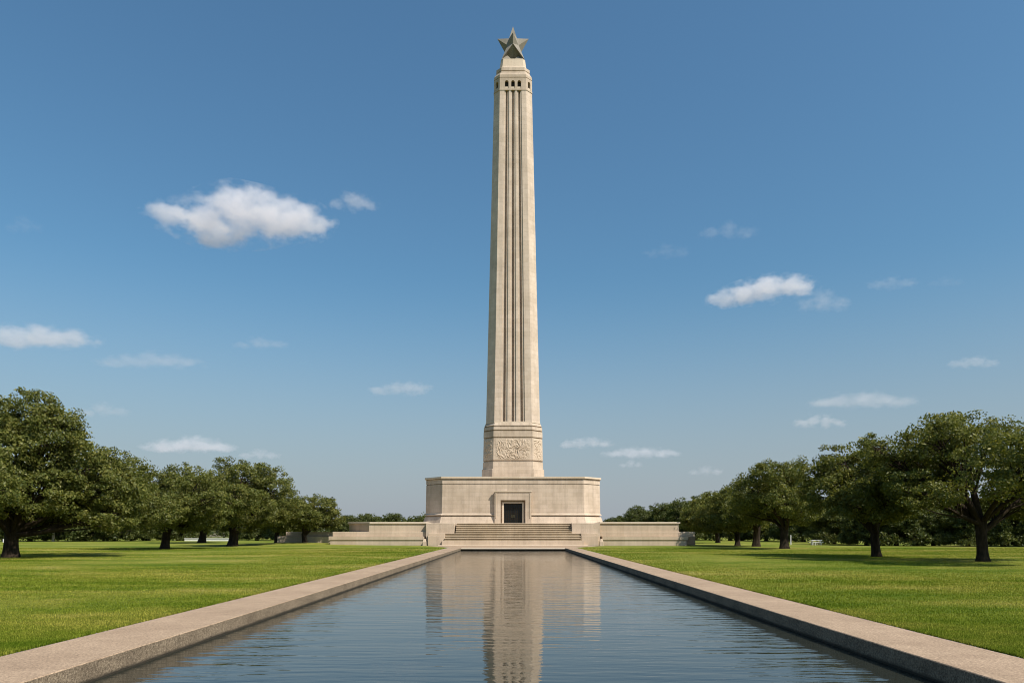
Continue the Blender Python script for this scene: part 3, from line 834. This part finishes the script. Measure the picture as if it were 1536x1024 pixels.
# ------------------------------------------------------------------ small things among the trees
tb = empty('picnic_table', (wx(1224, 114), 114, -.02), 'white outdoor table under the trees at the right lawn edge', 'table')
mb = MB(); mb.box(-.85, .85, -.4, .4, .70, .78); mb.build('table_top', M['white_paint'], tb, bevel=.01)
for sx in (-.6, .6):
    mb = MB(); mb.box(sx - .06, sx + .06, -.3, .3, 0, .70); mb.build('leg', M['white_paint'], tb)
for sy in (-.75, .75):
    mb = MB(); mb.box(-.8, .8, sy - .14, sy + .14, .40, .46); mb.box(-.5, -.4, sy - .1, sy + .1, 0, .40); mb.box(.4, .5, sy - .1, sy + .1, 0, .40); mb.build('bench_seat', M['white_paint'], tb)
def post(px, D, hgt, r, label):
    p = empty('marker_post', (wx(px, D), D, -.03), label, 'post')
    m = MB(); m.loft([[(math.cos(a) * q, math.sin(a) * q, z) for a in [i * math.pi / 4 for i in range(8)]] for q, z in ((r * 1.15, 0), (r, .1), (r * .9, hgt))]); m.build('shaft', M['white_paint'], p)
    m = MB(); m.loft([[(math.cos(a) * q, math.sin(a) * q, z) for a in [i * math.pi / 4 for i in range(8)]] for q, z in ((r * 1.2, hgt), (r * 1.2, hgt + .06), (r * .4, hgt + .12))]); m.build('cap', M['white_paint'], p)
post(1186, 116, 1.4, .10, 'slim white post beside the bare limbed oak trunk on the right')
post(5, 140, .55, .10, 'small white post left of the largest oak trunk at the left edge')
w = empty('low_wall', (wx(312, 165), 165, -.03), 'low whitewashed wall glimpsed beneath the left oaks', 'wall')
mb = MB(); mb.box(-5.2, 5.2, -.2, .2, 0, .5); mb.build('wall_body', M['white_paint'], w)
mb = MB(); mb.box(-5.3, 5.3, -.28, .28, .5, .62); mb.build('coping', M['white_paint'], w, bevel=.02)

# ------------------------------------------------------------------ grass blades near the viewer
rng = np.random.default_rng(7)
def blades(n, d0, d1, side):
    D = d0 + (d1 - d0) * rng.uniform(0, 1, n) ** 2.0
    x = OUT + .12 + rng.uniform(0, 1, n) * np.maximum(1.0, (D * .73 - OUT))
    return np.stack([side * (x - (.17 if side > 0 else 0)), D], 1)
pts = np.concatenate([blades(300000, 8, 95, s) for s in (-1, 1)] + [np.stack([s * (OUT + .11 - (.17 if s > 0 else 0) + np.abs(rng.normal(0, .05, 14000))), 7 + 60 * rng.uniform(0, 1, 14000) ** 1.3], 1) for s in (-1, 1)])
N = len(pts); hh = rng.uniform(.015, .045, N); ww = .005 + .00045 * pts[:, 1]
an = rng.uniform(0, 6.283, N); ln = rng.uniform(0, .7, N) * hh; la = rng.uniform(0, 6.283, N)
V = np.empty((N, 3, 3)); z0 = -.03
V[:, 0] = np.stack([pts[:, 0] - np.cos(an) * ww, pts[:, 1] - np.sin(an) * ww, np.full(N, z0)], 1)
V[:, 1] = np.stack([pts[:, 0] + np.cos(an) * ww, pts[:, 1] + np.sin(an) * ww, np.full(N, z0)], 1)
V[:, 2] = np.stack([pts[:, 0] + np.cos(la) * ln, pts[:, 1] + np.sin(la) * ln, z0 + hh + .02], 1)
me = bpy.data.meshes.new('grass'); me.vertices.add(N * 3); me.vertices.foreach_set('co', V.reshape(-1).astype(np.float32))
me.loops.add(N * 3); me.loops.foreach_set('vertex_index', np.arange(N * 3, dtype=np.int32))
me.polygons.add(N); me.polygons.foreach_set('loop_start', np.arange(0, N * 3, 3, dtype=np.int32)); me.polygons.foreach_set('loop_total', np.full(N, 3, dtype=np.int32))
me.update(calc_edges=True)
tag(link('grass', me, M['blade']), 'short mown grass beside the pool walkways', 'grass', kind='stuff')

# ------------------------------------------------------------------ clouds (real volumes far beyond everything)
def cloud(box, D, lobes, dens, seed, label, soft=1.0, nscale=3.2):
    """box in photo pixels at distance D; lobes in unit box coordinates (u,v,ru,rv)"""
    x0, x1, y0, y1 = box; k = D / F
    W, Hh = (x1 - x0) * k, (y1 - y0) * k
    loc = Vector((wx((x0 + x1) / 2, D), D, wz((y0 + y1) / 2, D)))
    t = NT('cloud_vapour'); co = t.n('TexCoord').outputs['Object']
    nz = t.noise(t.mapping(co, (nscale / W * 2.2, nscale / W * 2.2, nscale / W * 3.6), (seed * 3.7, seed * 1.3, 0)), 1.0, 7, 0.66)
    wv = t.n('TexNoise'); wv.inputs['Scale'].default_value = 1.0; wv.inputs['Detail'].default_value = 3
    t.l(t.mapping(co, (5.0 / W,) * 3, (seed, 0, seed)), wv.inputs['Vector'])
    sub = t.n('VectorMath', operation='SUBTRACT'); t.l(wv.outputs['Color'], sub.inputs[0]); sub.inputs[1].default_value = (.5, .5, .5)
    scl = t.n('VectorMath', operation='MULTIPLY'); t.l(sub.outputs[0], scl.inputs[0]); scl.inputs[1].default_value = (W * .10, W * .10, Hh * .35)
    add = t.n('VectorMath', operation='ADD'); t.l(co, add.inputs[0]); t.l(scl.outputs[0], add.inputs[1])
    total = None; pts = []
    for (u, v, ru, rv) in lobes:
        c = ((u - .5) * W, 0, (v - .5) * Hh); r = (ru * W, max(ru * W * .8, rv * Hh), rv * Hh)
        s1 = t.n('VectorMath', operation='SUBTRACT'); t.l(add.outputs[0], s1.inputs[0]); s1.inputs[1].default_value = c
        s2 = t.n('VectorMath', operation='DIVIDE'); t.l(s1.outputs[0], s2.inputs[0]); s2.inputs[1].default_value = r
        ln_ = t.n('VectorMath', operation='LENGTH'); t.l(s2.outputs[0], ln_.inputs[0])
        f = t.math('SUBTRACT', 1.0, ln_.outputs['Value'], clamp=True)
        total = f if total is None else t.math('SMOOTH_MAX', total, f, .25)
        for a in range(12):
            for e in (-60, -25, 10, 45, 75):
                q = 1.08
                pts.append((c[0] + r[0] * q * math.cos(R(a * 30)) * math.cos(R(e)), c[1] + r[1] * q * math.sin(R(a * 30)) * math.cos(R(e)), c[2] + r[2] * q * math.sin(R(e))))
    dfl = t.math('ADD', t.math('SUBTRACT', total, .10), t.math('MULTIPLY', t.math('SUBTRACT', nz, .55), 2.1))
    dfl = t.math('MULTIPLY', t.math('MAXIMUM', dfl, 0.0), t.math('MULTIPLY', total, 5.0, clamp=True))
    dfl = t.math('MULTIPLY', t.math('MULTIPLY', dfl, 3.0 / soft, clamp=True), dens)
    pv = t.n('VolumePrincipled'); pv.inputs['Color'].default_value = c4(1.0,.97,.975); pv.inputs['Anisotropy'].default_value = .1
    t.l(dfl, pv.inputs['Density']); t.l(pv.outputs[0], t.out.inputs['Volume'])
    bm = bmesh.new()
    for p in pts: bm.verts.new(p)
    r_ = bmesh.ops.convex_hull(bm, input=bm.verts)
    loose = [v for v in bm.verts if not v.link_faces]; bmesh.ops.delete(bm, geom=loose, context='VERTS')
    bmesh.ops.recalc_face_normals(bm, faces=bm.faces)
    me = bpy.data.meshes.new('cloud'); bm.to_mesh(me); bm.free()
    o = link('cloud', me, t.m); o.location = loc
    tag(o, label, 'cloud', 'small fair weather clouds')
    return o
def puff(n, seed):
    rnd = random.Random(seed); L = []
    for i in range(n):
        u = .16 + .68 * i / max(1, n - 1); b = 1 - abs(u - .52) * 1.3
        b = max(0.0, b * 1.6 - .6); L.append((u, .26 + .22 * b + rnd.uniform(-.05, .05), (.30 if n < 4 else .25) + rnd.uniform(-.03, .05), .24 + .36 * b))
    return L
CB = 900.0  # cloud base height: distance follows from it
def Dof(y): return CB * F / (HY - y)
cloud((214, 506, 280, 372), Dof(368), [(.47,.66,.20,.40),(.62,.52,.24,.40),(.80,.42,.18,.36),(.72,.62,.10,.28),(.33,.44,.20,.34),(.16,.52,.17,.22),(.38,.22,.20,.22),(.92,.40,.09,.26)], .013, 1,
      'largest white heaped cloud, left of the tower', 1.0, 4.0)
cloud((488, 574, 280, 324), Dof(330), [(.55,.45,.34,.34),(.45,.62,.24,.30),(.75,.38,.24,.24),(.2,.4,.2,.2)], .009, 2, 'small soft cloud right beside the largest cloud', 1.6)
cloud((1058, 1232, 408, 464), Dof(460), [(.55,.55,.28,.38),(.75,.62,.24,.32),(.35,.40,.26,.28),(.15,.25,.18,.2)], .011, 10, 'largest white cloud on the right of the tower', 1.0)
small = [
 ((-60,136,482,520), 4, 0.0053, 1.1, 'flat white cloud cut by the left edge of the photo'),
 ((150,302,526,551), 5, 0.0023, 1.6, 'long thin cloud streak low on the left below the edge cloud'),
 ((352,428,503,523), 3, 0.0026, 1.6, 'small thin cloud left of the tower, below the largest cloud'),
 ((558,648,567,594), 4, 0.0036, 1.3, 'small flat cloud nearest the tower on its left'),
 ((222,350,652,680), 5, 0.0036, 1.3, 'flat cloud just above the left oaks'),
 ((362,416,671,689), 3, 0.0023, 1.6, 'tiny cloud above the domed left oak'),
 ((118,188,602,626), 3, 0.0020, 1.8, 'faint cloud right of the top of the largest left oak'),
 ((1198,1272,430,470), 3, 0.0033, 1.6, 'small ragged cloud trailing right of the largest right cloud'),
 ((1054,1132,330,359), 3, 0.0030, 1.6, 'highest wispy cloud right of the tower'),
 ((968,1030,362,388), 3, 0.0020, 1.9, 'faint wisp lower left of the highest right wisp'),
 ((1306,1370,409,435), 3, 0.0030, 1.6, 'small cloud far right level with the largest right cloud'),
 ((1394,1442,412,430), 3, 0.0013, 2.0, 'barely visible wisp at the far right, outermost at that height'),
 ((1422,1496,530,554), 4, 0.0036, 1.3, 'small cloud by the right edge halfway down the sky'),
 ((1216,1374,584,611), 5, 0.0023, 1.6, 'long thin cloud streak above the largest right oak'),
 ((1192,1270,617,642), 4, 0.0036, 1.2, 'small rounded cloud above the wide dark right oak'),
 ((840,920,651,672), 4, 0.0036, 1.3, 'low flat cloud just right of the tower foot'),
 ((906,1012,667,687), 4, 0.0030, 1.4, 'low cloud with a thin tail right of the tower foot cloud'),
 ((930,962,687,702), 3, 0.0026, 1.5, 'tiniest cloud low above the right terrace'),
 ((1034,1082,696,714), 3, 0.0020, 1.8, 'faint low cloud above the far right oaks'),
 ((10,62,320,350), 3, 0.0017, 2.0, 'faint wisp high by the left edge'),
]
for i, (b, n, de, so, lab) in enumerate(small):
    cloud(b, Dof(b[3]), puff(n, 30 + i), de, 30 + i, lab, so, 3.2)
